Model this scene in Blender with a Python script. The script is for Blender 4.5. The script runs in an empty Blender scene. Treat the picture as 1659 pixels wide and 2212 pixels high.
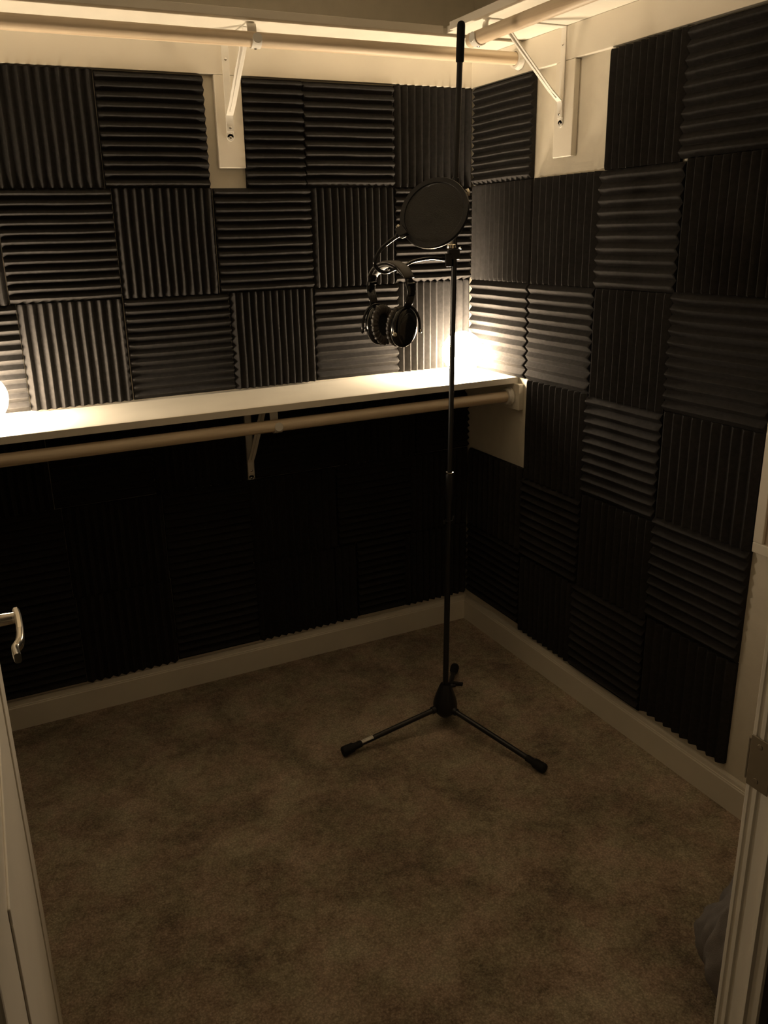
import bpy, bmesh, math, random
from mathutils import Vector, Matrix
random.seed(7)
S = bpy.context.scene
COL = S.collection
PI = math.pi

# ---------------------------------------------------------------- materials
def nt(name):
    m = bpy.data.materials.new(name); m.use_nodes = True
    n = m.node_tree; b = n.nodes['Principled BSDF']
    return m, n, b
def setb(b, col=None, rough=.5, metal=0, spec=.5):
    if col: b.inputs['Base Color'].default_value = (*col, 1)
    b.inputs['Roughness'].default_value = rough
    b.inputs['Metallic'].default_value = metal
    b.inputs['Specular IOR Level'].default_value = spec
def noise(n, scale, detail=4, rough=.5, vec=None, dist=0):
    t = n.nodes.new('ShaderNodeTexNoise'); t.inputs['Scale'].default_value = scale
    t.inputs['Detail'].default_value = detail; t.inputs['Roughness'].default_value = rough
    t.inputs['Distortion'].default_value = dist
    if vec: n.links.new(vec, t.inputs['Vector'])
    return t.outputs['Fac']
def ramp(n, fac, stops):
    r = n.nodes.new('ShaderNodeValToRGB'); e = r.color_ramp.elements
    e[0].position, e[0].color = stops[0][0], (*stops[0][1], 1)
    e[1].position, e[1].color = stops[-1][0], (*stops[-1][1], 1)
    for p, c in stops[1:-1]:
        k = e.new(p); k.color = (*c, 1)
    n.links.new(fac, r.inputs['Fac']); return r.outputs['Color']
def bump(n, b, h, strength, dist):
    k = n.nodes.new('ShaderNodeBump'); k.inputs['Strength'].default_value = strength
    k.inputs['Distance'].default_value = dist
    n.links.new(h, k.inputs['Height']); n.links.new(k.outputs['Normal'], b.inputs['Normal'])
def objcoord(n, scale=(1, 1, 1), gen='Object'):
    t = n.nodes.new('ShaderNodeTexCoord'); m = n.nodes.new('ShaderNodeMapping')
    m.inputs['Scale'].default_value = scale
    n.links.new(t.outputs[gen], m.inputs['Vector']); return m.outputs['Vector']
def plain(name, col, rough=.5, metal=0, spec=.5, bs=0, bscale=200, var=.04):
    m, n, b = nt(name); setb(b, col, rough, metal, spec)
    v = objcoord(n)
    f = noise(n, bscale * .08, 3, .5, v)
    c = ramp(n, f, [(.3, tuple(x * (1 - var) for x in col)), (.7, tuple(min(1, x * (1 + var)) for x in col))])
    n.links.new(c, b.inputs['Base Color'])
    if bs: bump(n, b, noise(n, bscale, 4, .6, v), bs, .002)
    return m

M = {}
M['wall'] = plain('wall_paint', (.76, .71, .60), .75, 0, .3, .12, 260)
M['dark_wall'] = plain('bounce_cut_charcoal', (.03, .029, .028), .9, 0, .1, .4, 200)  # invented dark colour on the unseen left wall, soaks up bounced light
M['brown_wall'] = plain('bounce_cut_taupe', (.30, .26, .20), .8, 0, .2, .2, 200)  # unseen inner side of the door wall; mid tone chosen to limit bounced light
M['ceiling'] = plain('ceiling_paint', (.84, .79, .69), .9, 0, .2, .3, 180)
M['trim'] = plain('trim_paint', (.80, .75, .65), .38, 0, .5, .03, 60)
M['shelf'] = plain('shelf_paint', (.86, .82, .72), .42, 0, .45, .04, 90)
M['white_metal'] = plain('white_powder_coat', (.82, .79, .72), .32, 0, .5, .02, 300)
M['screw'] = plain('screw_metal', (.65, .62, .58), .25, 1)
M['foam'] = plain('black_foam', (.034, .0325, .032), .9, 0, .0, .6, 1100, .15)
_b = M['foam'].node_tree.nodes['Principled BSDF']; _b.inputs['Sheen Weight'].default_value = .0; _b.inputs['Sheen Roughness'].default_value = .35
_b.inputs['Sheen Tint'].default_value = (1, .97, .93, 1)
M['black_metal'] = plain('black_tube', (.010, .010, .010), .38, .0, .5, 0, 200)
M['black_plastic'] = plain('black_plastic', (.012, .012, .013), .38, 0, .4, .15, 500)
M['rubber'] = plain('black_rubber', (.010, .010, .010), .75, 0, .3, .3, 400)
M['foam_grip'] = plain('grip_rubber', (.008, .008, .008), .85, 0, .2, .5, 900)
M['gloss'] = plain('gloss_black', (.010, .010, .011), .16, 0, .55, 0, 200)
M['leather'] = plain('black_leatherette', (.045, .038, .032), .42, 0, .5, .4, 420, .1)
M['chrome'] = plain('nickel', (.62, .58, .50), .22, 1, .5, 0, 200)
M['nickel_dull'] = plain('satin_nickel', (.30, .26, .20), .42, 1, .5, .05, 300)
M['edge_wood'] = plain('raw_edge', (.44, .33, .25), .7, 0, .3, .2, 90)
M['sticker'] = plain('sticker_paper', (.86, .84, .78), .6)
M['fabric'] = plain('grey_cloth', (.20, .185, .18), .9, 0, .2, .7, 700, .1)
M['picture'] = plain('brown_print', (.42, .33, .25), .6, 0, .4, 0, 60, .25)

def wood():
    m, n, b = nt('pine_dowel'); setb(b, None, .5, 0, .35)
    v = objcoord(n, (1.4, 70, 70))
    f = noise(n, 1.0, 5, .6, v, .6)
    c = ramp(n, f, [(.30, (.56, .42, .27)), (.46, (.72, .58, .41)), (.62, (.80, .67, .50)), (.8, (.66, .51, .34))])
    n.links.new(c, b.inputs['Base Color']); bump(n, b, f, .15, .001)
    return m
M['wood'] = wood()

def carpet():
    m, n, b = nt('carpet'); setb(b, None, 1.0, 0, .05)
    v = objcoord(n)
    big = noise(n, 5, 4, .65, v, .4); mid = noise(n, 38, 5, .75, v); fine = noise(n, 170, 4, .8, v)
    a = n.nodes.new('ShaderNodeMath'); a.operation = 'MULTIPLY_ADD'
    n.links.new(mid, a.inputs[0]); a.inputs[1].default_value = .7; n.links.new(big, a.inputs[2])
    a2 = n.nodes.new('ShaderNodeMath'); a2.operation = 'MULTIPLY_ADD'
    n.links.new(fine, a2.inputs[0]); a2.inputs[1].default_value = .95; n.links.new(a.outputs[0], a2.inputs[2])
    a3 = n.nodes.new('ShaderNodeMath'); a3.operation = 'MULTIPLY'; n.links.new(a2.outputs[0], a3.inputs[0]); a3.inputs[1].default_value = .36
    c = ramp(n, a3.outputs[0], [(.38, (.24, .19, .14)), (.47, (.56, .455, .34)), (.565, (.88, .76, .61))])
    vo = n.nodes.new('ShaderNodeTexVoronoi'); vo.inputs['Scale'].default_value = 210; n.links.new(v, vo.inputs['Vector'])
    tuft = ramp(n, vo.outputs['Distance'], [(.05, (1, 1, 1)), (.75, (.62, .60, .57))])          # darker gaps between yarn tufts
    mu = n.nodes.new('ShaderNodeMix'); mu.data_type = 'RGBA'; mu.blend_type = 'MULTIPLY'; mu.inputs[0].default_value = 1
    n.links.new(c, mu.inputs[6]); n.links.new(tuft, mu.inputs[7])
    # faint warm / cool variation of the yarn
    hu = ramp(n, noise(n, 11, 3, .6, v), [(.4, (1.0, .92, .90)), (.6, (.96, 1.0, .92))])
    m2 = n.nodes.new('ShaderNodeMix'); m2.data_type = 'RGBA'; m2.blend_type = 'MULTIPLY'; m2.inputs[0].default_value = 1
    n.links.new(mu.outputs[2], m2.inputs[6]); n.links.new(hu, m2.inputs[7])
    n.links.new(m2.outputs[2], b.inputs['Base Color'])
    h = n.nodes.new('ShaderNodeMath'); h.operation = 'ADD'
    n.links.new(fine, h.inputs[0]); n.links.new(mid, h.inputs[1])
    bump(n, b, h.outputs[0], 1.0, .007)
    b.inputs['Sheen Weight'].default_value = .15
    return m
M['carpet'] = carpet()

def emis(name, col, strength):
    m, n, b = nt(name); setb(b, (.9, .9, .88), .3)
    b.inputs['Emission Color'].default_value = (*col, 1); b.inputs['Emission Strength'].default_value = strength
    return m
M['globe'] = emis('opal_glass_lit', (1.0, .79, .55), 225)
M['globe_left'] = emis('opal_glass_lit_left', (1.0, .79, .55), 125)

def mesh_screen():
    m, n, b = nt('nylon_screen'); setb(b, (.016, .015, .014), .35, 0, .5)
    v = objcoord(n)
    w = n.nodes.new('ShaderNodeTexVoronoi'); w.inputs['Scale'].default_value = 420
    n.links.new(v, w.inputs['Vector'])
    bump(n, b, w.outputs['Distance'], .8, .001)
    tr = n.nodes.new('ShaderNodeBsdfTransparent'); mx = n.nodes.new('ShaderNodeMixShader')
    mx.inputs[0].default_value = .12
    n.links.new(b.outputs[0], mx.inputs[1]); n.links.new(tr.outputs[0], mx.inputs[2])
    n.links.new(mx.outputs[0], n.nodes['Material Output'].inputs['Surface'])
    return m
M['screen'] = mesh_screen()

# ---------------------------------------------------------------- helpers
def obj(name, bm, mat, parent=None, smooth=False, bevel=0, loc=None):
    me = bpy.data.meshes.new(name)
    bmesh.ops.recalc_face_normals(bm, faces=bm.faces[:])
    bm.to_mesh(me); bm.free()
    o = bpy.data.objects.new(name, me); COL.objects.link(o)
    me.materials.append(M[mat])
    if smooth:
        for p in me.polygons: p.use_smooth = True
    if bevel:
        b = o.modifiers.new('bevel', 'BEVEL'); b.width = bevel; b.segments = 2; b.limit_method = 'ANGLE'
        b.angle_limit = math.radians(40)
    if parent: o.parent = parent
    if loc: o.location = loc
    return o
def smooth_by_angle(o, deg=35):
    me = o.data
    for p in me.polygons: p.use_smooth = True
    bm = bmesh.new(); bm.from_mesh(me)
    for e in bm.edges:
        if len(e.link_faces) == 2 and e.calc_face_angle(0) > math.radians(deg): e.smooth = False
    bm.to_mesh(me); bm.free(); return o
def thing(name, label, cat, loc=(0, 0, 0), rotz=0, group=None):
    o = bpy.data.objects.new(name, None); COL.objects.link(o); o.empty_display_size = .05
    o.location = loc; o.rotation_euler = (0, 0, rotz)
    return tag(o, label, cat, group)
def tag(o, label, cat, group=None):
    o['label'] = label; o['category'] = cat
    if group: o['group'] = group
    return o
def struct(name, bm, mat, parent=None, **k):
    o = obj(name, bm, mat, parent, **k)
    if not parent: o['kind'] = 'structure'
    return o
def box(bm, x0, x1, y0, y1, z0, z1):
    r = bmesh.ops.create_cube(bm, size=1)
    for v in r['verts']:
        v.co = Vector(((x0 + x1) / 2 + v.co.x * (x1 - x0), (y0 + y1) / 2 + v.co.y * (y1 - y0), (z0 + z1) / 2 + v.co.z * (z1 - z0)))
    return r['verts']
def bx(*a):
    bm = bmesh.new(); box(bm, *a); return bm
def frame(d):
    d = d.normalized(); a = Vector((0, 0, 1)) if abs(d.z) < .9 else Vector((1, 0, 0))
    u = d.cross(a).normalized(); return u, d.cross(u).normalized()
def tube(bm, pts, rad, seg=16, cap=True):
    """round tube along a list of points; rad is a number or a list"""
    pts = [Vector(p) for p in pts]; n = len(pts)
    if not hasattr(rad, '__len__'): rad = [rad] * n
    u = None; rings = []
    for i, p in enumerate(pts):
        d = (pts[min(i + 1, n - 1)] - pts[max(i - 1, 0)]).normalized()
        if u is None: u, _ = frame(d)
        u = (u - d * u.dot(d)).normalized(); w = d.cross(u)
        rings.append([bm.verts.new(p + (u * math.cos(t) + w * math.sin(t)) * rad[i]) for t in [2 * PI * k / seg for k in range(seg)]])
    for a, b in zip(rings, rings[1:]):
        for k in range(seg): bm.faces.new((a[k], a[(k + 1) % seg], b[(k + 1) % seg], b[k]))
    if cap: bm.faces.new(rings[0][::-1]); bm.faces.new(rings[-1])
    return bm
def tb(pts, rad, seg=16): return tube(bmesh.new(), pts, rad, seg)
def lathe(prof, axis0, axisd, seg=28, sx=1.0, sy=1.0, u=None):
    """prof: list of (r, t) along the axis; optional elliptical scale"""
    bm = bmesh.new(); a0 = Vector(axis0); d = Vector(axisd).normalized()
    if u is None: u, w = frame(d)
    else: u = (Vector(u) - d * Vector(u).dot(d)).normalized(); w = d.cross(u)
    rings = []
    for r, t in prof:
        rings.append([bm.verts.new(a0 + d * t + (u * math.cos(q) * sx + w * math.sin(q) * sy) * max(r, 1e-5)) for q in [2 * PI * k / seg for k in range(seg)]])
    for a, b in zip(rings, rings[1:]):
        for k in range(seg): bm.faces.new((a[k], a[(k + 1) % seg], b[(k + 1) % seg], b[k]))
    bm.faces.new(rings[0][::-1]); bm.faces.new(rings[-1])
    return bm
def spline(pts, n=10):
    """Catmull-Rom through points"""
    P = [Vector(p) for p in pts]; P = [P[0] * 2 - P[1]] + P + [P[-1] * 2 - P[-2]]; out = []
    for i in range(1, len(P) - 2):
        for k in range(n):
            t = k / n; a, b, c, d = P[i - 1], P[i], P[i + 1], P[i + 2]
            out.append(.5 * ((2 * b) + (-a + c) * t + (2 * a - 5 * b + 4 * c - d) * t * t + (-a + 3 * b - 3 * c + d) * t ** 3))
    out.append(P[-2]); return out
def strip(path, x0, x1, th, bm=None):
    """flat bar of width x0..x1 following a path of (y, z) with thickness th"""
    bm = bm or bmesh.new(); n = len(path); rows = []
    for i, (y, z) in enumerate(path):
        a = Vector(path[max(i - 1, 0)]); b = Vector(path[min(i + 1, n - 1)]); d = (b - a).normalized()
        nn = Vector((-d.y, d.x)) * th / 2
        rows.append([bm.verts.new((x0, y + nn.x, z + nn.y)), bm.verts.new((x1, y + nn.x, z + nn.y)),
                     bm.verts.new((x1, y - nn.x, z - nn.y)), bm.verts.new((x0, y - nn.x, z - nn.y))])
    for a, b in zip(rows, rows[1:]):
        for k in range(4): bm.faces.new((a[k], a[(k + 1) % 4], b[(k + 1) % 4], b[k]))
    bm.faces.new(rows[0][::-1]); bm.faces.new(rows[-1]); return bm

# ---------------------------------------------------------------- room shell
XL, YF, H = -2.42, -1.990, 2.44          # left wall, inner face of the door wall, ceiling height
XJL, XJR = -1.700, -.904                 # doorway sides
struct('floor', bx(XL - .1, .1, -3.0, .1, -.08, 0), 'carpet')
struct('ceiling', bx(XL - .1, .1, -2.10, .1, H, H + .08), 'ceiling')
struct('wall_back', bx(XL - .1, .1, 0, .1, 0, H), 'wall')
struct('wall_right', bx(0, .1, -2.10, 0, 0, H), 'wall')
struct('wall_left', bx(XL - .1, XL, -2.10, 0, 0, H), 'dark_wall')
bm = bmesh.new()
box(bm, XL, XJL - .02, YF - .056, YF, 0, H); box(bm, XJR + .02, 0, YF - .056, YF, 0, H)
box(bm, XJL - .02, XJR + .02, YF - .056, YF, 2.05, H)
struct('wall_front', bm, 'brown_wall')

def baseboard(name, a, b, out):
    """profiled skirting from a to b; out = direction into the room"""
    prof = [(0, 0), (.0145, 0), (.0145, .076), (.0125, .079), (.0125, .0815), (.0105, .0835), (.0085, .091), (.005, .0965), (0, .0975)]
    a, b, out = Vector(a), Vector(b), Vector(out); bm = bmesh.new()
    r = [[bm.verts.new(p + out * w + Vector((0, 0, z))) for w, z in prof] for p in (a, b)]
    for k in range(len(prof) - 1): bm.faces.new((r[0][k], r[0][k + 1], r[1][k + 1], r[1][k]))
    bm.faces.new(r[0]); bm.faces.new(r[1][::-1])
    return struct(name, bm, 'trim')
baseboard('baseboard_back', (XL, -.0005, 0), (-.0005, -.0005, 0), (0, -1, 0))
baseboard('baseboard_right', (-.0005, -.0145, 0), (-.0005, YF, 0), (-1, 0, 0))
baseboard('baseboard_left', (XL + .0005, -.0145, 0), (XL + .0005, YF, 0), (1, 0, 0))

# cleats and the two backing boards under the upper brackets
ZU, ZL = 2.002, .985                       # underside of the upper / lower shelves
struct('trim_1', bx(XL, -.0005, -.019, -.0005, 1.917, ZU - .0005), 'trim', bevel=.0012)
struct('trim_2', bx(-.019, -.0005, YF, -.0195, 1.915, ZU - .0005), 'trim', bevel=.0012)
struct('trim_3', bx(-.886, -.805, -.0185, -.0005, 1.667, 1.9165), 'trim', bevel=.002)
o = struct('trim_4', bx(-.0185, -.0005, -.539, -.456, 1.666, 1.9145), 'trim', bevel=.002)
struct('trim_5', bx(-.019, -.0005, -.334, -.001, .898, ZL - .0005), 'trim', bevel=.0012)

# ---------------------------------------------------------------- acoustic foam tiles
def foam_bm(w, h, n, orient, R):
    """wedge foam square: local x along the wall, z up, -y into the room; origin at tile centre on the wall"""
    L, W = (w, h) if orient == 'H' else (h, w)       # L along the ridges, W across them
    base = .0240 - R
    fs = [(.0, 0), (.04, .04), (.415, .86), (.445, .935), (.480, .985), (.520, .985), (.555, .935), (.585, .86), (.96, .04)]
    prof = []
    for k in range(n):
        jit = random.uniform(-.0009, .0009)
        for f, q in fs: prof.append(((k + f) * W / n + (jit if .2 < f < .8 else 0), q))
    prof.append((W, 0))
    ls = [0, .0035, .010] + [L * t for t in (.2, .35, .5, .65, .8)] + [L - .010, L - .0035, L]
    hf = [.80, .94, 1, 1, 1, 1, 1, 1, 1, .94, .80]
    bm = bmesh.new(); grid = []
    ph = [random.uniform(0, 6.28) for _ in range(3)]
    def co(l, s, d):
        if orient == 'H': return (l - w / 2, -d, s - h / 2)
        return (s - w / 2, -d, l - h / 2)
    for l, k in zip(ls, hf):
        row = []
        for s, q in prof:
            wob = .0004 * math.sin(l * 31 + ph[0] + s * 90) + .0003 * math.sin(l * 77 + s * 50 + ph[1])
            sw = .0006 * math.sin(l * 24 + ph[2]) if 0 < s < W - 1e-6 else 0
            row.append(bm.verts.new(co(l, s + sw * q, base + R * q * k + wob * q)))
        grid.append(row)
    top = []
    for a, b in zip(grid, grid[1:]):
        for i in range(len(prof) - 1): top.append(bm.faces.new((a[i], a[i + 1], b[i + 1], b[i])))
    for g, l in ((grid[0], 0), (grid[-1], L)):                                   # ridge ends
        d = [bm.verts.new(v.co) for v in g]; e = [bm.verts.new(co(l, s, 0)) for s, q in prof]
        for i in range(len(prof) - 1): bm.faces.new((d[i], d[i + 1], e[i + 1], e[i]))
    for s in (0, W):                                                             # long sides
        q = [bm.verts.new(co(l, s, d)) for l, d in ((0, base), (L, base), (L, 0), (0, 0))]; bm.faces.new(q)
    bm.faces.new([bm.verts.new(co(l, s, 0)) for l, s in ((0, 0), (L, 0), (L, W), (0, W))])
    bmesh.ops.remove_doubles(bm, verts=bm.verts[:], dist=1e-5)
    for e in bm.edges:
        if len(e.link_faces) == 2 and (not e.link_faces[0].smooth or not e.link_faces[1].smooth): e.smooth = False
    return bm
def tile(wall, a0, a1, z0, z1, orient, n, label):
    """a0..a1: distance range from the corner between back and right wall"""
    ins = .0003; w, h = abs(a1 - a0) - 2 * ins, z1 - z0 - 2 * ins
    bm = foam_bm(w, h, n, orient, .0180 if wall == 'back' else .0142)
    o = obj('acoustic_foam_tile', bm, 'foam')
    c = (a0 + a1) / 2; zc = (z0 + z1) / 2
    if wall == 'back': o.location = (-c, -.0006, zc)
    else: o.location = (-.0006, -c, zc); o.rotation_euler = (0, 0, -PI / 2)
    o.rotation_euler.y = 0
    o.matrix_basis = o.matrix_basis @ Matrix.Rotation(math.radians(random.uniform(-.12, .12)), 4, 'Y')
    kind = 'horizontal' if orient == 'H' else 'vertical'
    tag(o, label.replace('@', 'charcoal foam tile with %s ridges' % kind), 'foam tile',
        'acoustic foam tiles on the %s wall' % wall)
    return o
Z1, Z2, Z3, Z4 = 1.914, 1.612, 1.308, 1.0075
T = [
 # back wall, above the lower shelf
 ('back', 1.500, 1.220, Z2, Z1, 'V', 11, '@, back wall top row, cut off by left photo edge'),
 ('back', 1.218, .917, Z2, Z1, 'H', 12, '@, back wall top row, left of the backing board'),
 ('back', .803, .613, Z2, Z1, 'H', 12, 'narrow charcoal foam tile, just right of the backing board'),
 ('back', .611, .304, Z2, Z1 - .001, 'H', 11, '@, back wall top row, left neighbour of the corner tile'),
 ('back', .300, .006, Z2, Z1, 'V', 11, '@, back wall top row, corner behind the boom'),
 ('back', 1.815, 1.513, Z3, Z2, 'V', 11, '@, sliver at left photo edge in back wall second row'),
 ('back', 1.511, 1.206, Z3, Z2, 'H', 12, '@, back wall second row, leftmost wide tile'),
 ('back', 1.203, .912, Z3, Z2, 'V', 12, '@, back wall second row, below-left of backing board'),
 ('back', .909, .601, Z3, Z2, 'H', 12, '@, back wall second row, directly below the backing board'),
 ('back', .598, .303, Z3, Z2, 'V', 12, '@, back wall second row, left of the pop filter'),
 ('back', .301, .006, Z3, Z2, 'H', 11, '@, back wall second row, behind the pop filter'),
 ('back', 1.800, 1.498, Z4, Z3, 'H', 11, '@, brightly lit behind the left globe lamp'),
 ('back', 1.496, 1.205, Z4, Z3, 'V', 11, '@, on the lower shelf just right of the left lamp'),
 ('back', 1.202, .885, Z4, Z3, 'H', 12, '@, on the lower shelf, second from the left lamp'),
 ('back', .882, .603, Z4, Z3, 'V', 12, '@, on the lower shelf, left of the headphones tile'),
 ('back', .600, .296, Z4, Z3, 'H', 11, '@, on the lower shelf, behind the headphones'),
 ('back', .294, .006, Z4, Z3, 'V', 11, '@, on the lower shelf, behind the corner globe lamp'),
 # right wall, above the shelf height
 ('right', .030, .350, Z2 + .006, Z1, 'H', 12, '@, right wall top row, touching the corner'),
 ('right', .671, .9355, Z2 + .006, 1.910, 'V', 10, '@, right wall top row, right of the bare bracket patch'),
 ('right', .9375, 1.243, 1.6245, 1.911, 'H', 10, '@, right wall top row, at right photo edge'),
 ('right', .030, .350, Z3 + .001, Z2 + .004, 'V', 12, '@, right wall second row, touching the corner'),
 ('right', .367, .662, Z3 + .001, Z2 + .006, 'V', 10, '@, right wall second row, below the bare bracket patch'),
 ('right', .664, .957, Z3 + .0005, Z2 + .005, 'H', 10, '@, right wall second row, third from the corner'),
 ('right', .959, 1.245, 1.3128, 1.6235, 'V', 11, '@, right wall second row, at right photo edge'),
 ('right', .030, .352, Z4 - .002, Z3, 'H', 10, '@, right wall third row, beside the corner lamp'),
 ('right', .364, .662, Z4 - .001, Z3, 'H', 10, '@, right wall third row, second from the corner'),
 ('right', .664, .951, 1.0010, Z3, 'V', 10, '@, right wall third row, third from the corner'),
 ('right', .954, 1.264, 1.0095, 1.3125, 'H', 11, '@, large one right wall third row, fourth from the corner'),
 ('right', .366, .656, .676, 1.0055, 'V', 10, '@, right wall fourth row, beside the bare patch under shelf'),
 ('right', .658, .952, .700, 1.000, 'H', 10, '@, right wall fourth row, in the middle'),
 ('right', .955, 1.262, .718, 1.0092, 'V', 10, '@, right wall fourth row, left of the white frame'),
 # right wall, dark lower rows
 ('right', .030, .358, .412, .702, 'V', 10, '@, dark, right wall under the bare patch by corner'),
 ('right', .362, .656, .395, .6755, 'H', 10, '@, dark, right wall fifth row, second from corner'),
 ('right', .658, .952, .402, .6995, 'V', 10, '@, dark, right wall fifth row, third from corner'),
 ('right', .955, 1.262, .418, .7175, 'H', 10, '@, dark, right wall fifth row, below the white frame height'),
 ('right', .030, .362, .126, .410, 'H', 10, '@, dark, right wall bottom row touching the corner'),
 ('right', .364, .643, .114, .393, 'V', 10, '@, dark, right wall bottom row, second from corner'),
 ('right', .645, .955, .106, .400, 'H', 10, '@, dark, right wall bottom row, third from corner'),
 ('right', .957, 1.262, .121, .416, 'V', 10, '@, dark, right wall bottom row, nearest the doorway'),
 # back wall below the lower shelf
 ('back', 1.775, 1.473, .702, .984, 'V', 12, '@, dark, directly below lower shelf at left photo edge'),
 ('back', 1.471, 1.168, .702, .984, 'H', 12, '@, dark, directly below lower shelf, second from left'),
 ('back', 1.166, .862, .702, .984, 'V', 12, '@, dark, directly left of the lower shelf bracket'),
 ('back', .835, .533, .702, .984, 'H', 12, '@, dark, directly right of the lower shelf bracket'),
 ('back', .531, .228, .702, .984, 'V', 12, '@, dark, below lower shelf behind the stand pole'),
 ('back', .226, .006, .702, .984, 'H', 12, 'cut charcoal foam tile with horizontal ridges, dark, below shelf at corner'),
 ('back', 1.758, 1.455, .405, .700, 'H', 12, '@, dark, back wall middle of lower area, leftmost'),
 ('back', 1.453, 1.151, .405, .700, 'V', 12, '@, dark, back wall middle of lower area, second from left'),
 ('back', 1.149, .862, .405, .700, 'H', 12, '@, dark, below and left of the lower bracket'),
 ('back', .860, .545, .405, .700, 'V', 12, '@, dark, below and right of the lower bracket'),
 ('back', .543, .250, .405, .700, 'H', 12, '@, dark, back wall middle of lower area, behind stand pole'),
 ('back', .248, .006, .405, .700, 'V', 10, '@, dark, back wall middle of lower area, at corner'),
 ('back', 1.750, 1.449, .106, .403, 'H', 12, '@, dark, back wall bottom row beside the open door edge'),
 ('back', 1.447, 1.149, .106, .403, 'V', 11, '@, dark, back wall bottom row, second from left'),
 ('back', 1.147, .861, .108, .403, 'H', 11, '@, dark, back wall bottom row, third from left'),
 ('back', .859, .560, .110, .403, 'V', 11, '@, dark, back wall bottom row, left of the stand'),
 ('back', .558, .474, .111, .403, 'V', 3, 'narrow strip of charcoal foam with vertical ridges, dark, bottom row left of stand pole'),
 ('back', .472, .279, .112, .403, 'H', 11, 'cut charcoal foam tile with horizontal ridges, dark, bottom row behind stand pole'),
 ('back', .277, .006, .114, .403, 'V', 10, '@, dark, back wall bottom row touching the corner'),
]
for t in T: tile(*t)

# ---------------------------------------------------------------- shelves
def shelf(name, label, x0, x1, y0, y1, z0, group=None, nose=None):
    t = thing(name, label, 'shelf', ((x0 + x1) / 2, (y0 + y1) / 2, z0), 0, group)
    cx, cy = (x0 + x1) / 2, (y0 + y1) / 2
    obj('board', bx(x0 - cx, x1 - cx, y0 - cy, y1 - cy, 0, .018), 'shelf', t, bevel=.0012)
    if nose:
        a, b, c, d = nose
        obj('front_edging', bx(a - cx, b - cx, c - cy, d - cy, -.0012, .0192), 'trim', t, bevel=.0012)
    return t
shelf('closet_shelf', 'upper white closet shelf along the back wall', XL + .001, -.001, -.288, -.001, ZU, 'closet shelves',
      (XL + .001, -.297, -.305, -.2885))
shelf('closet_shelf', 'upper white closet shelf along the right wall', -.288, -.001, YF + .002, -.3065, ZU, 'closet shelves',
      (-.305, -.2885, YF + .002, -.350))
shelf('closet_shelf', 'lower white closet shelf carrying both globe lamps', XL + .001, -.0005, -.288, -.001, ZL, 'closet shelves',
      (XL + .001, -.0005, -.305, -.2885))

# ---------------------------------------------------------------- rods
RR = .0180
def rod(label, p0, p1, sockets=(), gap=True):
    p0, p1 = Vector(p0), Vector(p1); L = (p1 - p0).length; d = (p1 - p0).normalized()
    t = thing('closet_rod', label, 'closet rod', p0, math.atan2(d.y, d.x), 'wooden closet rods')
    bm = tb([(0, 0, 0), (L, 0, 0)], RR, 32)
    smooth_by_angle(obj('dowel', bm, 'wood', t))
    for s in sockets:
        x = L if s == 'end' else 0; k = -1 if s == 'end' else 1
        w = .0005
        q = smooth_by_angle(obj('end_socket', lathe([(.030, 0), (.030, .003), (.0265, .006), (.0265, .018), (.0225, .0185), (.0195, .0186), (.0195, .0055), (.0001, .005)],
                  (x + k * w * 0, 0, 0), (k, 0, 0), 32), 'white_metal', t))
    return t
rod('upper pine closet rod along the back wall', (XL + .001, -.285, ZU - .046), (-.0205, -.285, ZU - .046), ('end',))
rod('upper pine closet rod along the right wall, ending in a hook', (-.300, -.452, ZU - .046), (-.300, YF + .002, ZU - .046))
rod('lower pine closet rod under the lower shelf', (XL + .001, -.285, ZL - .046), (-.0205, -.285, ZL - .046), ('end',))

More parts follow.
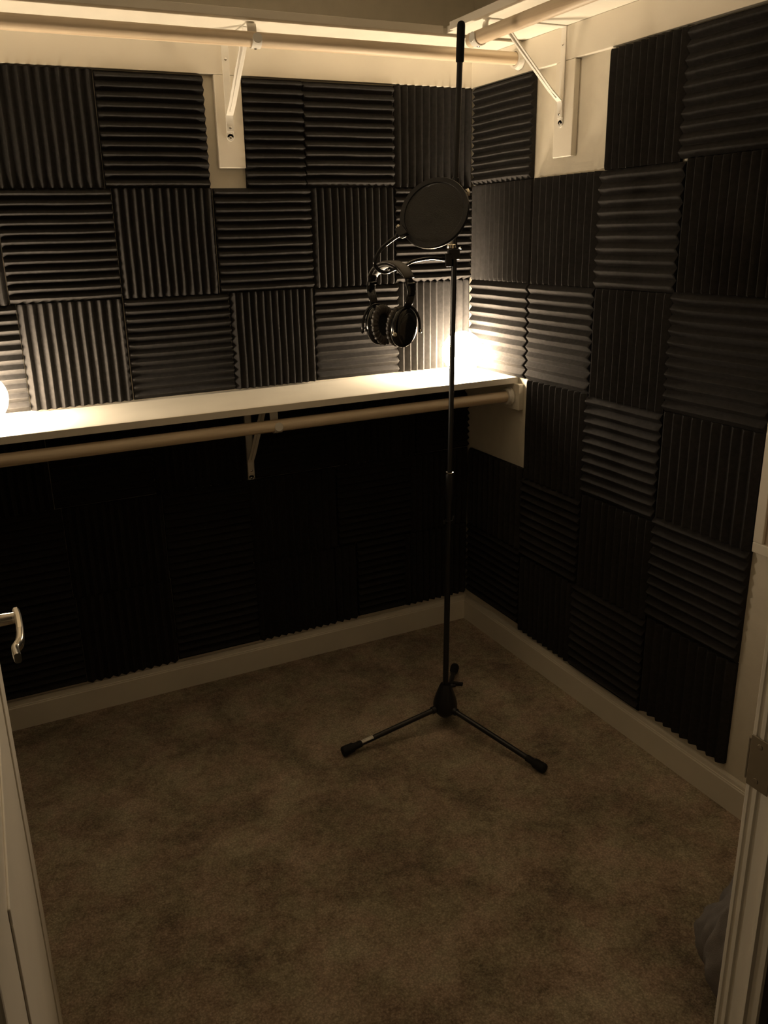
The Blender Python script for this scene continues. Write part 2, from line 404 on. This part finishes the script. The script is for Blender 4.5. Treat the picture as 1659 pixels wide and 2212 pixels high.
# ---------------------------------------------------------------- shelf brackets
def bracket(label, loc, rotz, leg, reach=.285, back=0.0, brace=(-.205, -.030)):
    """local: -y out of the wall, z down from the shelf underside, origin on the plate's backing surface"""
    t = thing('shelf_bracket', label, 'shelf bracket', loc, rotz, 'white metal shelf brackets')
    w = .0105; hy = -reach - back
    bm = bx(-w, w, -.0032, -.0002, -leg + .010, -.0008)
    c = lathe([(w, 0), (w, .003)], (0, -.0032, -leg + .0105), (0, 1, 0), 20)      # rounded foot of the plate
    me = bpy.data.meshes.new('tmp'); c.to_mesh(me); c.free(); bm.from_mesh(me); bpy.data.meshes.remove(me)
    obj('wall_plate', bm, 'white_metal', t, bevel=.0008)
    obj('top_arm', strip([(-.0035, -.0022), (hy + .026, -.0022)], -w, w, .003), 'white_metal', t, bevel=.0008)
    zb = -leg + .066
    path = [(brace[0], -.0045), (brace[0] + .008, -.012)] + [(brace[0] + .012 + (-.010 - brace[0] - .012) * k / 6, -.018 + (zb + .018) * k / 6) for k in range(1, 6)] + \
           [(-.0085, zb + .004), (-.0056, zb - .004), (-.0052, zb - .014), (-.0052, -leg + .026)]
    bm = strip(path, -w * .98, w * .98, .0028)
    # stiffening rib down the middle of the brace
    strip([(brace[0] + .020, -.030), (-.020, zb + .012)], -.002, .002, .0065, bm)
    smooth_by_angle(obj('diagonal_brace', bm, 'white_metal', t), 30)
    r = RR + .0022; cy, cz = hy, -.046
    hook = [(hy + .030, -.0024), (hy + .024, -.005), (hy + r + .001, -.012)] + \
           [(cy + math.cos(a) * r, cz + math.sin(a) * r) for a in [math.radians(12 - 17.5 * k) for k in range(12)]]
    bm = strip(hook, -.0125, .0125, .0022)
    tip = hook[-1]
    c = lathe([(.0125, -.0011), (.0125, .0011)], (0, tip[0], tip[1]), (0, 1, -.05), 20)
    c.to_mesh(me := bpy.data.meshes.new('tmp')); c.free(); bm.from_mesh(me); bpy.data.meshes.remove(me)
    smooth_by_angle(obj('rod_hook', bm, 'white_metal', t), 30)
    for (y, z, ax) in ((-.0032, -.045, (0, -1, 0)), (-.0032, -leg + .010, (0, -1, 0)), (-.0066, -leg + .036, (0, -1, 0)), (hy + .075, -.0037, (0, 0, -1)), (hy, cz - r - .001, (0, 0, -1))):
        smooth_by_angle(obj('screw', lathe([(.0042, 0), (.0040, .0010), (.0026, .0019), (.0001, .0021)], (0, y, z), ax, 14), 'screw', t))
    return t
bracket('white metal bracket under the upper shelf on the back wall', (-.848, -.0190, ZU), 0, .262, reach=.266)
bracket('white metal bracket under the upper shelf on the right wall', (-.0190, -.488, ZU), -PI / 2, .258, reach=.281)
bracket('white metal bracket under the lower shelf, half in shadow', (-.8485, -.0005, ZL), 0, .290, reach=.2845, brace=(-.180, -.03))

# ---------------------------------------------------------------- globe lamps
def globe_lamp(label, loc, mat):
    t = thing('globe_lamp', label, 'lamp', loc, 0, 'glowing globe lamps on the lower shelf')
    smooth_by_angle(obj('lamp_base', lathe([(.030, 0), (.032, .001), (.032, .004), (.029, .0062), (.020, .0064)], (0, 0, 0), (0, 0, 1), 32), 'trim', t))
    bm = bmesh.new(); bmesh.ops.create_uvsphere(bm, u_segments=40, v_segments=24, radius=.0695)
    obj('globe', bm, mat, t, smooth=True, loc=(0, 0, .0712))
    return t
ZT = ZL + .0195
globe_lamp('glowing white globe lamp on the lower shelf near the corner', (-.108, -.126, ZT), 'globe')
globe_lamp('glowing white globe lamp at the left photo edge, on lower shelf', (-1.625, -.126, ZT), 'globe_left')

# ---------------------------------------------------------------- microphone stand
SB = Vector((-.4645, -.6105, 0)); LEAN = Vector((.0204, -.0090, 1.84)) / 1.84
st = thing('microphone_stand', 'tall black tripod microphone stand with boom arm folded upright', 'microphone stand', SB)
def P(z, dx=0, dy=0): return LEAN * z + Vector((dx, dy, 0))
def seg(name, z0, z1, r, mat, seg_=24, parent=st):
    return smooth_by_angle(obj(name, tb([P(z0), P(z1)], r, seg_), mat, parent))
hub = smooth_by_angle(obj('tripod_hub', lathe([(.006, .028), (.013, .030), (.024, .040), (.035, .052), (.0375, .062), (.0370, .078), (.032, .098), (.025, .118), (.0185, .136), (.0155, .142), (.011, .143)],
      (0, 0, 0), LEAN, 32), 'black_plastic', st), 50)
bm = bmesh.new(); tube(bm, [P(.132, .010, -.002), P(.134, .030, -.008)], .0065, 14)
obj('hub_screw', bm, 'black_plastic', hub, smooth=False)
bm = bx(-.016, .016, -.0035, .0035, -.007, .007)
o = obj('wing_knob', bm, 'black_plastic', hub, bevel=.002); o.location = P(.137, .038, -.010); o.rotation_euler = (.2, .15, -.35)
tips = [Vector((-.352, -.004, .0155)), Vector((.122, -.342, .0155)), Vector((.200, .262, .0155))]
for i, tp in enumerate(tips):
    h = Vector((tp.x, tp.y, 0)).normalized(); a = h * .030 + Vector((0, 0, .064)); d = (tp - a).normalized()
    lg = smooth_by_angle(obj('leg', tb([a, tp - d * .004], .0080, 20), 'black_metal', st))
    u = d.cross(Vector((0, 0, 1))).normalized()
    smooth_by_angle(obj('rubber_foot', lathe([(.0095, -.062), (.0100, -.060), (.0102, -.040), (.0140, -.034), (.0150, -.006), (.0145, -.002), (.0120, .001)], tp, d, 24), 'rubber', lg))
    # clamp lug where the leg enters the hub
    smooth_by_angle(obj('leg_socket', tb([a - d * .006, a + d * .016], .0115, 18), 'black_plastic', lg))
    if i == 0:
        # paper label wrapped round the top of the tube
        bm = bmesh.new(); c0 = tp - d * .064; c1 = tp - d * .102; up = u.cross(d).normalized()
        r0 = []; r1 = []
        for k in range(9):
            q = math.radians(5 + 150 * k / 8); n_ = (u * math.cos(q) + up * math.sin(q)) * .00825
            r0.append(bm.verts.new(c0 + n_)); r1.append(bm.verts.new(c1 + n_))
        for k in range(8): bm.faces.new((r0[k], r0[k + 1], r1[k + 1], r1[k]))
        s = obj('paper_label', bm, 'sticker', lg, smooth=True); s['label'] = 'small pale paper label near the foot'
        q = s.modifiers.new('t', 'SOLIDIFY'); q.thickness = .0003; q.offset = 1
        bm = bmesh.new()
        for k, (ta, tb_) in enumerate([(.1, .42), (.5, .56), (.62, .9), (.15, .3), (.36, .8)]):
            row = .35 if k < 3 else .62
            q0 = math.radians(5 + 150 * (1 - row) - 5); q1 = q0 + math.radians(7)
            vs = [c0.lerp(c1, t_) + (u * math.cos(q_) + up * math.sin(q_)) * .0087 for t_, q_ in ((ta, q0), (tb_, q0), (tb_, q1), (ta, q1))]
            bm.faces.new([bm.verts.new(v) for v in vs])
        obj('label_print', bm, 'nickel_dull', lg)
seg('lower_tube', .130, .760, .0086, 'black_metal')
smooth_by_angle(obj('height_clutch', lathe([(.0105, .735), (.0115, .742), (.0125, .760), (.0128, .790), (.0125, .812), (.0105, .817), (.0075, .818)], (0, 0, 0), LEAN, 28), 'black_plastic', st))
smooth_by_angle(obj('clutch_ring', lathe([(.0095, .8175), (.0110, .8180), (.0112, .8195), (.0110, .8215), (.0090, .822)], (0, 0, 0), LEAN, 28), 'chrome', st))
cl = smooth_by_angle(obj('cable_clip', lathe([(.0090, .664), (.0120, .665), (.0125, .671), (.0120, .677), (.0090, .678)], (0, 0, 0), LEAN, 24), 'black_plastic', st))
bm = bmesh.new(); tube(bm, [P(.672, -.010, -.004), P(.674, -.022, -.010), P(.684, -.024, -.011)], .0025, 8); tube(bm, [P(.672, .010, .004), P(.676, .018, .006), P(.685, .019, .006)], .0025, 8)
obj('clip_finger', bm, 'black_plastic', cl, smooth=True)
seg('upper_tube', .800, 1.515, .0072, 'black_metal')
jt = smooth_by_angle(obj('boom_joint', lathe([(.0075, 1.480), (.0120, 1.488), (.0130, 1.520), (.0110, 1.535), (.0070, 1.540)], (0, 0, 0), LEAN, 24), 'black_plastic', st))
bm = bmesh.new(); c = P(1.560, -.002, -.004); bmesh.ops.create_cube(bm, size=1, matrix=Matrix.Translation(c) @ Matrix.Rotation(-.45, 4, 'Z') @ Matrix.Diagonal((.022, .026, .050, 1)))
obj('pivot_block', bm, 'black_plastic', jt, bevel=.003)
bm = bmesh.new(); tube(bm, [P(1.562, .008, .003), P(1.563, .030, -.006)], .0055, 14); tube(bm, [P(1.575, .030, -.006), P(1.557, .036, -.009)], [.0045, .0065], 10)
obj('wing_knob', bm, 'chrome', jt, smooth=True)['label'] = 'pale metal wing knob'
BA = P(1.535, -.008, -.010); BB = P(1.868, .0035, -.002); bd = (BB - BA).normalized()
smooth_by_angle(obj('boom_arm', tb([BA, BB], .0071, 24), 'black_metal', st))
smooth_by_angle(obj('boom_clamp', lathe([(.0078, -.010), (.0095, -.009), (.0100, .018), (.0098, .030), (.0078, .031)], BA + bd * .035, bd, 24), 'black_plastic', st))
smooth_by_angle(obj('grip', lathe([(.0072, -.002), (.0098, 0), (.0100, .002), (.0100, .078), (.0095, .083), (.0078, .087), (.0045, .0895), (.0001, .0902)], BB, bd, 28), 'foam_grip', st), 60)

# ---------------------------------------------------------------- pop filter
R_ = Vector((.903, -.428, -.026)); U_ = Vector((.150, .258, .954)); F_ = Vector((.402, .866, -.298))   # right, up and forward of somebody looking in from the door
pf = thing('pop_filter', 'round black pop filter on a curved gooseneck clamped to the stand', 'pop filter', (-.4486, -.622, 1.400))
O = Vector(pf.location)
C = Vector((-.6205, -.805, 1.513)) - O
n0 = (-F_ * math.cos(math.radians(25)) - R_ * math.sin(math.radians(25)) + U_ * math.sin(math.radians(6))).normalized()
upv = (U_ - n0 * U_.dot(n0)).normalized()
RO = .0835
ring = smooth_by_angle(obj('hoop', lathe([(RO - .0115, -.0050), (RO - .001, -.0055), (RO, -.0035), (RO, .0035), (RO - .001, .0055), (RO - .0115, .0050), (RO - .0125, .0035), (RO - .0125, -.0035), (RO - .0115, -.0050)],
     C, n0, 72, u=upv), 'black_plastic', pf))
bmr = bmesh.new(); bmr.from_mesh(ring.data)      # open the lathe caps so that the hoop is a real ring
for f in [f for f in bmr.faces if len(f.verts) > 20]: bmr.faces.remove(f)
bmesh.ops.remove_doubles(bmr, verts=bmr.verts[:], dist=1e-6); bmr.to_mesh(ring.data); bmr.free()
def disc(c, n_, r, bulge):
    w = n_.cross(upv); bm = bmesh.new(); rows = []; N = 48; K = 8
    ctr = bm.verts.new(c + n_ * bulge)
    for k in range(1, K + 1):
        q = k / K; rows.append([bm.verts.new(c + (upv * math.cos(a) + w * math.sin(a)) * r * q + n_ * (bulge * (1 - q * q) + .0010 * math.sin(3 * a + 5 * q) * q * (1 - q) * 2)) for a in [2 * PI * j / N for j in range(N)]])
    for j in range(N): bm.faces.new((ctr, rows[0][j], rows[0][(j + 1) % N]))
    for a, b in zip(rows, rows[1:]):
        for j in range(N): bm.faces.new((a[j], b[j], b[(j + 1) % N], a[(j + 1) % N]))
    return bm
obj('nylon_screen', disc(C + n0 * .0028, n0, RO - .0120, .0012), 'screen', pf, smooth=True)
obj('nylon_screen', disc(C - n0 * .0028, n0, RO - .0120, -.0012), 'screen', pf, smooth=True)
neck = [(-.694, -.7865, 1.4705), (-.708, -.782, 1.463), (-.720, -.778, 1.455), (-.7375, -.769, 1.440), (-.7485, -.764, 1.423), (-.7515, -.757, 1.405), (-.7395, -.750, 1.3915), (-.7215, -.741, 1.3845),
        (-.7035, -.7305, 1.3835), (-.688, -.714, 1.3850), (-.670, -.695, 1.3865), (-.643, -.678, 1.391), (-.617, -.664, 1.396), (-.580, -.640, 1.403), (-.522, -.621, 1.407), (-.474, -.607, 1.402)]
neck = [Vector(p) - O for p in neck]
smooth_by_angle(obj('gooseneck', tube(bmesh.new(), spline(neck, 10), .0043, 18), 'gloss', pf), 80)
# clamp block at the hoop's lower left
cdir = (-R_ * .86 - U_ * .50).normalized(); cc = C + cdir * (RO + .002)
rot = Matrix((cdir, n0.cross(cdir), n0)).transposed().to_4x4()
bm = bmesh.new(); bmesh.ops.create_cube(bm, size=1, matrix=Matrix.Translation(cc) @ rot @ Matrix.Diagonal((.021, .026, .017, 1)))
obj('hoop_clamp', bm, 'black_plastic', pf, bevel=.002)
bm = tb([cc + cdir * .008, neck[1]], [.0062, .0052], 16); obj('neck_sleeve', bm, 'black_plastic', pf, smooth=True)
tube(b2 := bmesh.new(), [cc + (rot @ Vector((0, .012, 0))) * -1, cc - (rot @ Vector((0, .020, 0)))], .0055, 14); obj('clamp_screw', b2, 'chrome', pf)
# clamp on the pole
pc = Vector((-.4486, -.622, 1.400)) - O
bm = bmesh.new(); bmesh.ops.create_cube(bm, size=1, matrix=Matrix.Translation(Vector((-.018, .004, .000))) @ Matrix.Rotation(-.44, 4, 'Z') @ Matrix.Diagonal((.016, .018, .034, 1)))
bmesh.ops.create_cube(bm, size=1, matrix=Matrix.Translation(Vector((-.001, .007, .014))) @ Matrix.Rotation(-.44, 4, 'Z') @ Matrix.Diagonal((.030, .030, .026, 1)))
pcl = obj('pole_clamp', bm, 'black_plastic', pf, bevel=.002)
smooth_by_angle(obj('clamp_knob', lathe([(.003, -.002), (.012, 0), (.0125, .0015), (.0125, .0085), (.011, .010), (.004, .0105), (.004, .022)], (-.020, -.012, .030), (0, 0, 1), 24), 'chrome', pcl))['label'] = 'knurled pale metal knob'
smooth_by_angle(obj('clamp_screw', tb([(.004, -.014, .030), (.006, -.020, .031)], .0035, 12), 'chrome', pcl))

# ---------------------------------------------------------------- headphones
HX = Vector((.299, -.954, 0)).normalized()             # ear to ear axis, towards the near cup
hp = thing('headphones', 'black over-ear headphones hanging from the pop filter gooseneck', 'headphones', (-.6900, -.7175, 1.262), math.atan2(HX.y, HX.x))
AP = .1405
def band_pt(a):
    """a: -1 (far arm end) .. 1 (near arm end): position and outward normal in local x/z"""
    t = a * math.radians(98); x = math.sin(t) * .0685; z = AP - .068 + math.cos(t) * .068
    return Vector((x, 0, z)), Vector((math.sin(t), 0, math.cos(t)))
def band(a0, a1, w0, wm, th, off, n=30, puff=0):
    bm = bmesh.new(); rows = []
    for k in range(n + 1):
        a = a0 + (a1 - a0) * k / n; p, nn = band_pt(a); e = abs(2 * k / n - 1)
        w = wm + (w0 - wm) * e ** 2; tt = th * (1 - .35 * e ** 4)
        row = []
        for s, q in ((-1, -.35), (-1, .35), (-.8, .8), (-.4, 1), (0, 1.06), (.4, 1), (.8, .8), (1, .35), (1, -.35), (.8, -.8), (.4, -1), (0, -1.04), (-.4, -1), (-.8, -.8)):
            row.append(bm.verts.new(p + nn * (off + q * tt / 2) + Vector((0, s * w / 2, 0))))
        rows.append(row)
    for a, b in zip(rows, rows[1:]):
        for i in range(14): bm.faces.new((a[i], a[(i + 1) % 14], b[(i + 1) % 14], b[i]))
    bm.faces.new(rows[0][::-1]); bm.faces.new(rows[-1]); return bm
hb = obj('headband', band(-.62, .62, .033, .042, .007, .0035), 'leather', hp, smooth=True)
obj('headband_padding', band(-.50, .50, .026, .036, .008, -.0035), 'leather', hb, smooth=True)
for s in (-1, 1):
    a0, a1 = sorted((s * .60, s * .97))
    arm = obj('slider_arm', band(a0, a1, .024, .028, .0055, .001, 12), 'gloss', hp, smooth=True)
    p, nn = band_pt(s * .74); obj('arm_joint', (lambda b: (tube(b, [p - Vector((0, .0125, 0)), p + Vector((0, .0125, 0))], .0052, 14), b)[1])(bmesh.new()), 'gloss', arm, smooth=False)
    # yoke: a fork hugging the cup
    cx = s * .044
    top, _ = band_pt(s * .97)
    bm = bmesh.new()
    arc = [Vector((cx + s * .011, math.cos(q) * .0435, -.010 + math.sin(q) * .0520)) for q in [math.radians(-14 + 208 * k / 22) for k in range(23)]]
    tube(bm, arc, [.0034] * 23, 12)
    for k in (-.0085, -.004, 0, .004, .0085): tube(bm, [top + Vector((0, k, .010)), top.lerp(Vector((cx + s * .012, k, .040)), .5) + Vector((0, k * .5, 0)), Vector((cx + s * .012, k * .9, .041))], [.0040, .0042, .0040], 12)
    obj('yoke', bm, 'gloss', hp, smooth=True)
    cup = smooth_by_angle(obj('ear_cup', lathe([(.0385, -.010), (.0405, -.007), (.0410, 0), (.0400, .005), (.0365, .010), (.0310, .013), (.0300, .0128), (.0290, .0142), (.020, .0165), (.010, .0172), (.0001, .0174)],
              (cx, 0, -.008), (s, 0, -.10), 48, sx=1.19, sy=.97, u=(0, 0, 1)), 'gloss', hp), 40)
    # pleated ear pad
    bm = bmesh.new(); N = 192; K = 14; rows = []
    d = Vector((s, 0, -.10)).normalized(); u = Vector((0, 0, 1)); u = (u - d * u.dot(d)).normalized(); w = d.cross(u)
    for j in range(N):
        a = 2 * PI * j / N; e = u * math.cos(a) * 1.19 + w * math.sin(a) * .97; row = []
        pl = 1 + .10 * math.sin(a * 24) + .05 * math.sin(a * 41 + 1)
        for k in range(K):
            q = 2 * PI * k / K; rr = .0315 + math.cos(q) * .0095 * (pl if math.cos(q) > 0 else 1); tt = -.0185 + math.sin(q) * .0085 * pl
            row.append(bm.verts.new(Vector((cx, 0, -.008)) + e * rr + d * tt))
        rows.append(row)
    for j in range(N):
        a, b = rows[j], rows[(j + 1) % N]
        for k in range(K): bm.faces.new((a[k], a[(k + 1) % K], b[(k + 1) % K], b[k]))
    obj('ear_pad', bm, 'leather', cup, smooth=True)
    obj('speaker_cloth', lathe([(.0275, -.0145), (.0275, -.0135), (.0001, -.0130)], (cx, 0, -.008), (s, 0, -.10), 32, 1.1, .92, (0, 0, 1)), 'fabric' if False else 'foam', cup)
    for k in (-1, 1):
        smooth_by_angle(obj('pivot_cap', lathe([(.0055, 0), (.0055, .003), (.0035, .005), (.0001, .0053)], (cx + s * .011, k * .0430, -.020), (s * .6, k * .8, 0), 14), 'chrome' if s > 0 else 'gloss', cup))

# ---------------------------------------------------------------- double door: left leaf swung in, jambs, hinge
YD0, YD1, XD = -2.030, -1.205, -1.676      # hinge edge, free edge, visible face
def door_leaf():
    bm = bmesh.new(); box(bm, XD - .035, XD, YD0, YD1, .012, 2.03)
    o = struct('door_1', bm, 'trim', bevel=.0025)
    # raised moulding rectangles of the two panels
    for z0, z1 in ((.20, .93), (1.06, 1.90)):
        m = bmesh.new(); y0, y1 = YD0 + .15, YD1 - .15
        for a, b, c, d in ((y0, y1, z0, z0 + .018), (y0, y1, z1 - .018, z1), (y0, y0 + .018, z0 + .018, z1 - .018), (y1 - .018, y1, z0 + .018, z1 - .018)):
            box(m, XD - .0005, XD + .0025, a, b, c, d)
        obj('panel_moulding', m, 'trim', o, bevel=.0018)
    o.matrix_world = Matrix.Translation((XD, YD0, 0)) @ Matrix.Rotation(-.0165, 4, 'Z') @ Matrix.Translation((-XD, -YD0, 0))   # swung slightly past square
    # lever handle, seen end-on
    hz, hy = .932, YD1 - .070
    h = smooth_by_angle(obj('door_handle', lathe([(.0255, 0), (.0255, .004), (.0220, .007), (.0095, .008), (.0085, .030)], (XD, hy, hz), (1, 0, 0), 28), 'chrome', o))
    path = [(XD + .036, hy + .012, hz), (XD + .038, hy - .008, hz - .001), (XD + .0385, hy - .040, hz - .004), (XD + .036, hy - .072, hz - .008), (XD + .029, hy - .090, hz - .010), (XD + .031, hy - .118, hz - .010)]
    bm = bmesh.new(); rows = []
    sp = spline(path, 6); n = len(sp)
    for i, p in enumerate(sp):
        d = (sp[min(i + 1, n - 1)] - sp[max(i - 1, 0)]).normalized(); side = Vector((0, 0, 1)).cross(d).normalized()
        hh = .0115 - .004 * i / n; ww = .0048
        rows.append([bm.verts.new(p + side * a * ww + Vector((0, 0, b * hh))) for a, b in ((-1, -.7), (-.5, -1), (.5, -1), (1, -.7), (1, .7), (.5, 1), (-.5, 1), (-1, .7))])
    for a, b in zip(rows, rows[1:]):
        for k in range(8): bm.faces.new((a[k], a[(k + 1) % 8], b[(k + 1) % 8], b[k]))
    bm.faces.new(rows[0][::-1]); bm.faces.new(rows[-1])
    smooth_by_angle(obj('lever', bm, 'chrome', h), 50)
    bm = tb([(XD + .028, hy, hz), (XD + .037, hy, hz)], .0085, 20); smooth_by_angle(obj('lever_neck', bm, 'chrome', h))
    for z in (.25, 1.80):
        smooth_by_angle(obj('door_hinge', tb([(XD + .001, YD0 - .006, z - .045), (XD + .001, YD0 - .006, z + .045)], .0055, 16), 'white_metal', o))
    return o
door_leaf()
# jambs: profiled boards lining the opening (y profile), right one carries the empty hinge leaf
def jamb(name, xf, sx, dy=0):
    """xf: reveal face x; sx: +1 when the solid lies at larger x"""
    prof = [(YF + .002, .016), (YF + .002, .001), (YF + .000, -.0015), (YF - .004, -.0015), (YF - .005, 0), (YF - .009, 0), (YF - .010, -.0018), (YF - .014, -.0018), (YF - .016, 0),
            (YF - .034, 0), (YF - .036, -.004), (YF - .040, -.0045), (YF - .043, -.002), (YF - .054, -.001), (YF - .056, .001), (YF - .056, .016)]
    bm = bmesh.new(); r = []
    for z in (0.0, 2.05):
        r.append([bm.verts.new((xf + sx * d, y + dy, z)) for y, d in prof])
    n = len(prof)
    for k in range(n): bm.faces.new((r[0][k], r[0][(k + 1) % n], r[1][(k + 1) % n], r[1][k]))
    bm.faces.new(r[0]); bm.faces.new(r[1][::-1])
    return struct(name, bm, 'trim')
j = jamb('trim_6', XJR, 1)
jamb('trim_7', XJL, -1, -.050)
struct('trim_8', bx(XJL + .004, XJR - .004, YF - .055, YF + .001, 2.033, 2.05), 'trim')
bm = bx(XJR - .0034, XJR - .0019, YF - .028, YF + .000, .866, .930)
hg = obj('strike_plate', bm, 'nickel_dull', j, bevel=.0006); hg['label'] = 'dull brown metal strike plate'
bm = bmesh.new(); rows = []
for k in range(7):
    q = k / 6 * 1.1; y = YF + .001 + math.sin(q) * .004; x = XJR - .0027 + (1 - math.cos(q)) * .005
    rows.append([bm.verts.new((x + dx, y + dy, z)) for dx, dy, z in ((-.0007, 0, .872), (-.0007, 0, .924), (.0007, 0, .924), (.0007, 0, .872))])
for a, b in zip(rows, rows[1:]):
    for k in range(4): bm.faces.new((a[k], a[(k + 1) % 4], b[(k + 1) % 4], b[k]))
bm.faces.new(rows[0][::-1]); bm.faces.new(rows[-1])
obj('strike_lip', bm, 'nickel_dull', hg)
for z in (.876, .920):
    obj('strike_screw', lathe([(.0034, 0), (.003, .0006), (.0001, .0008)], (XJR - .0034, YF - .012, z), (-1, 0, 0), 12), 'nickel_dull', hg)
# inner casing around the opening, on the closet side of the door wall
struct('trim_9', bx(XJR + .018, XJR + .075, YF + .0005, YF + .012, 0, 2.10), 'trim', bevel=.003)

# ---------------------------------------------------------------- white frame on the right wall
fr = thing('picture_frame', 'white frame around a brown picture on the right wall, cut by photo edge', 'picture frame', (-.001, -1.50, .96))
fy0, fy1, fz0, fz1 = -1.500 + .232, -1.735, .722, 1.30
bm = bmesh.new(); fw = .026
for a, b, c, d in ((fy0, fy1, fz0, fz0 + fw), (fy0, fy1, fz1 - fw, fz1), (fy0, fy0 - fw, fz0 + fw, fz1 - fw), (fy1 + fw, fy1, fz0 + fw, fz1 - fw)):
    box(bm, -.0135, 0, min(a, b) + 1.5, max(a, b) + 1.5, c - .96, d - .96)
obj('frame_border', bm, 'trim', fr, bevel=.002)
obj('picture_panel', bx(-.006, -.0005, fy1 + fw + 1.5, fy0 - fw + 1.5, fz0 + fw - .96, fz1 - fw - .96), 'picture', fr)

# ---------------------------------------------------------------- grey cloth bag behind the right jamb
def cloth_bag():
    bm = bmesh.new(); NU, NV = 90, 40; rows = []
    for j in range(NV + 1):
        t = j / NV; row = []
        for i in range(NU):
            a = 2 * PI * i / NU
            rad = math.sin(PI * min(1, .10 + .90 * t)) ** .50 if t < 1 else 0
            rx, ry = .125, .100
            fold = .010 * math.sin(a * 7 + 3 * t) * math.sin(PI * t) + .007 * math.sin(a * 13 + 9 * t) * t * (1 - t) * 4 + .005 * math.sin(a * 19 - 14 * t) * t
            x = math.cos(a) * (rx * rad + fold); y = math.sin(a) * (ry * rad + fold)
            z = .205 * t ** .9 + .018 * math.sin(a * 2 + 1) * t - .02 * t * math.sin(a * 5)
            row.append(bm.verts.new((x + .035 * t, y + .02 * t, max(.001, z))))
        rows.append(row)
    for a, b in zip(rows, rows[1:]):
        for i in range(NU): bm.faces.new((a[i], a[(i + 1) % NU], b[(i + 1) % NU], b[i]))
    bm.faces.new(rows[0][::-1]); bmesh.ops.remove_doubles(bm, verts=rows[-1], dist=.02)
    o = obj('cloth_bag', bm, 'fabric', None, smooth=True, loc=(-.405, -1.700, .0005))
    o.rotation_euler = (0, 0, math.radians(20))
    return tag(o, 'crumpled grey cloth bag on the carpet behind the right door jamb', 'bag')
cloth_bag()

# ---------------------------------------------------------------- camera, world, view
cam = bpy.data.cameras.new('camera'); co = bpy.data.objects.new('camera', cam); COL.objects.link(co); S.camera = co
yaw, pitch, roll = .4346, .3024, -.0274
fw = Vector((math.sin(yaw) * math.cos(pitch), math.cos(yaw) * math.cos(pitch), -math.sin(pitch)))
rt = Vector((math.cos(yaw), -math.sin(yaw), 0)); up = rt.cross(fw)
r2 = rt * math.cos(roll) + up * math.sin(roll); u2 = -rt * math.sin(roll) + up * math.cos(roll)
m = Matrix((r2, u2, -fw)).transposed().to_4x4(); m.translation = Vector((-1.6302, -2.5204, 1.4749)); co.matrix_world = m
cam.sensor_fit = 'HORIZONTAL'; cam.sensor_width = 36; cam.lens = 36 * 1767.8 / 1659
cam.shift_x = 57.7 / 1659; cam.shift_y = -51.8 / 1659; cam.clip_start = .02

w = bpy.data.worlds.new('world'); S.world = w; w.use_nodes = True
w.node_tree.nodes['Background'].inputs[0].default_value = (1, .8, .6, 1)
w.node_tree.nodes['Background'].inputs[1].default_value = .0015
S.view_settings.view_transform = 'Standard'; S.view_settings.look = 'None'
S.view_settings.exposure = 0; S.view_settings.gamma = 1; S.view_settings.use_curve_mapping = False
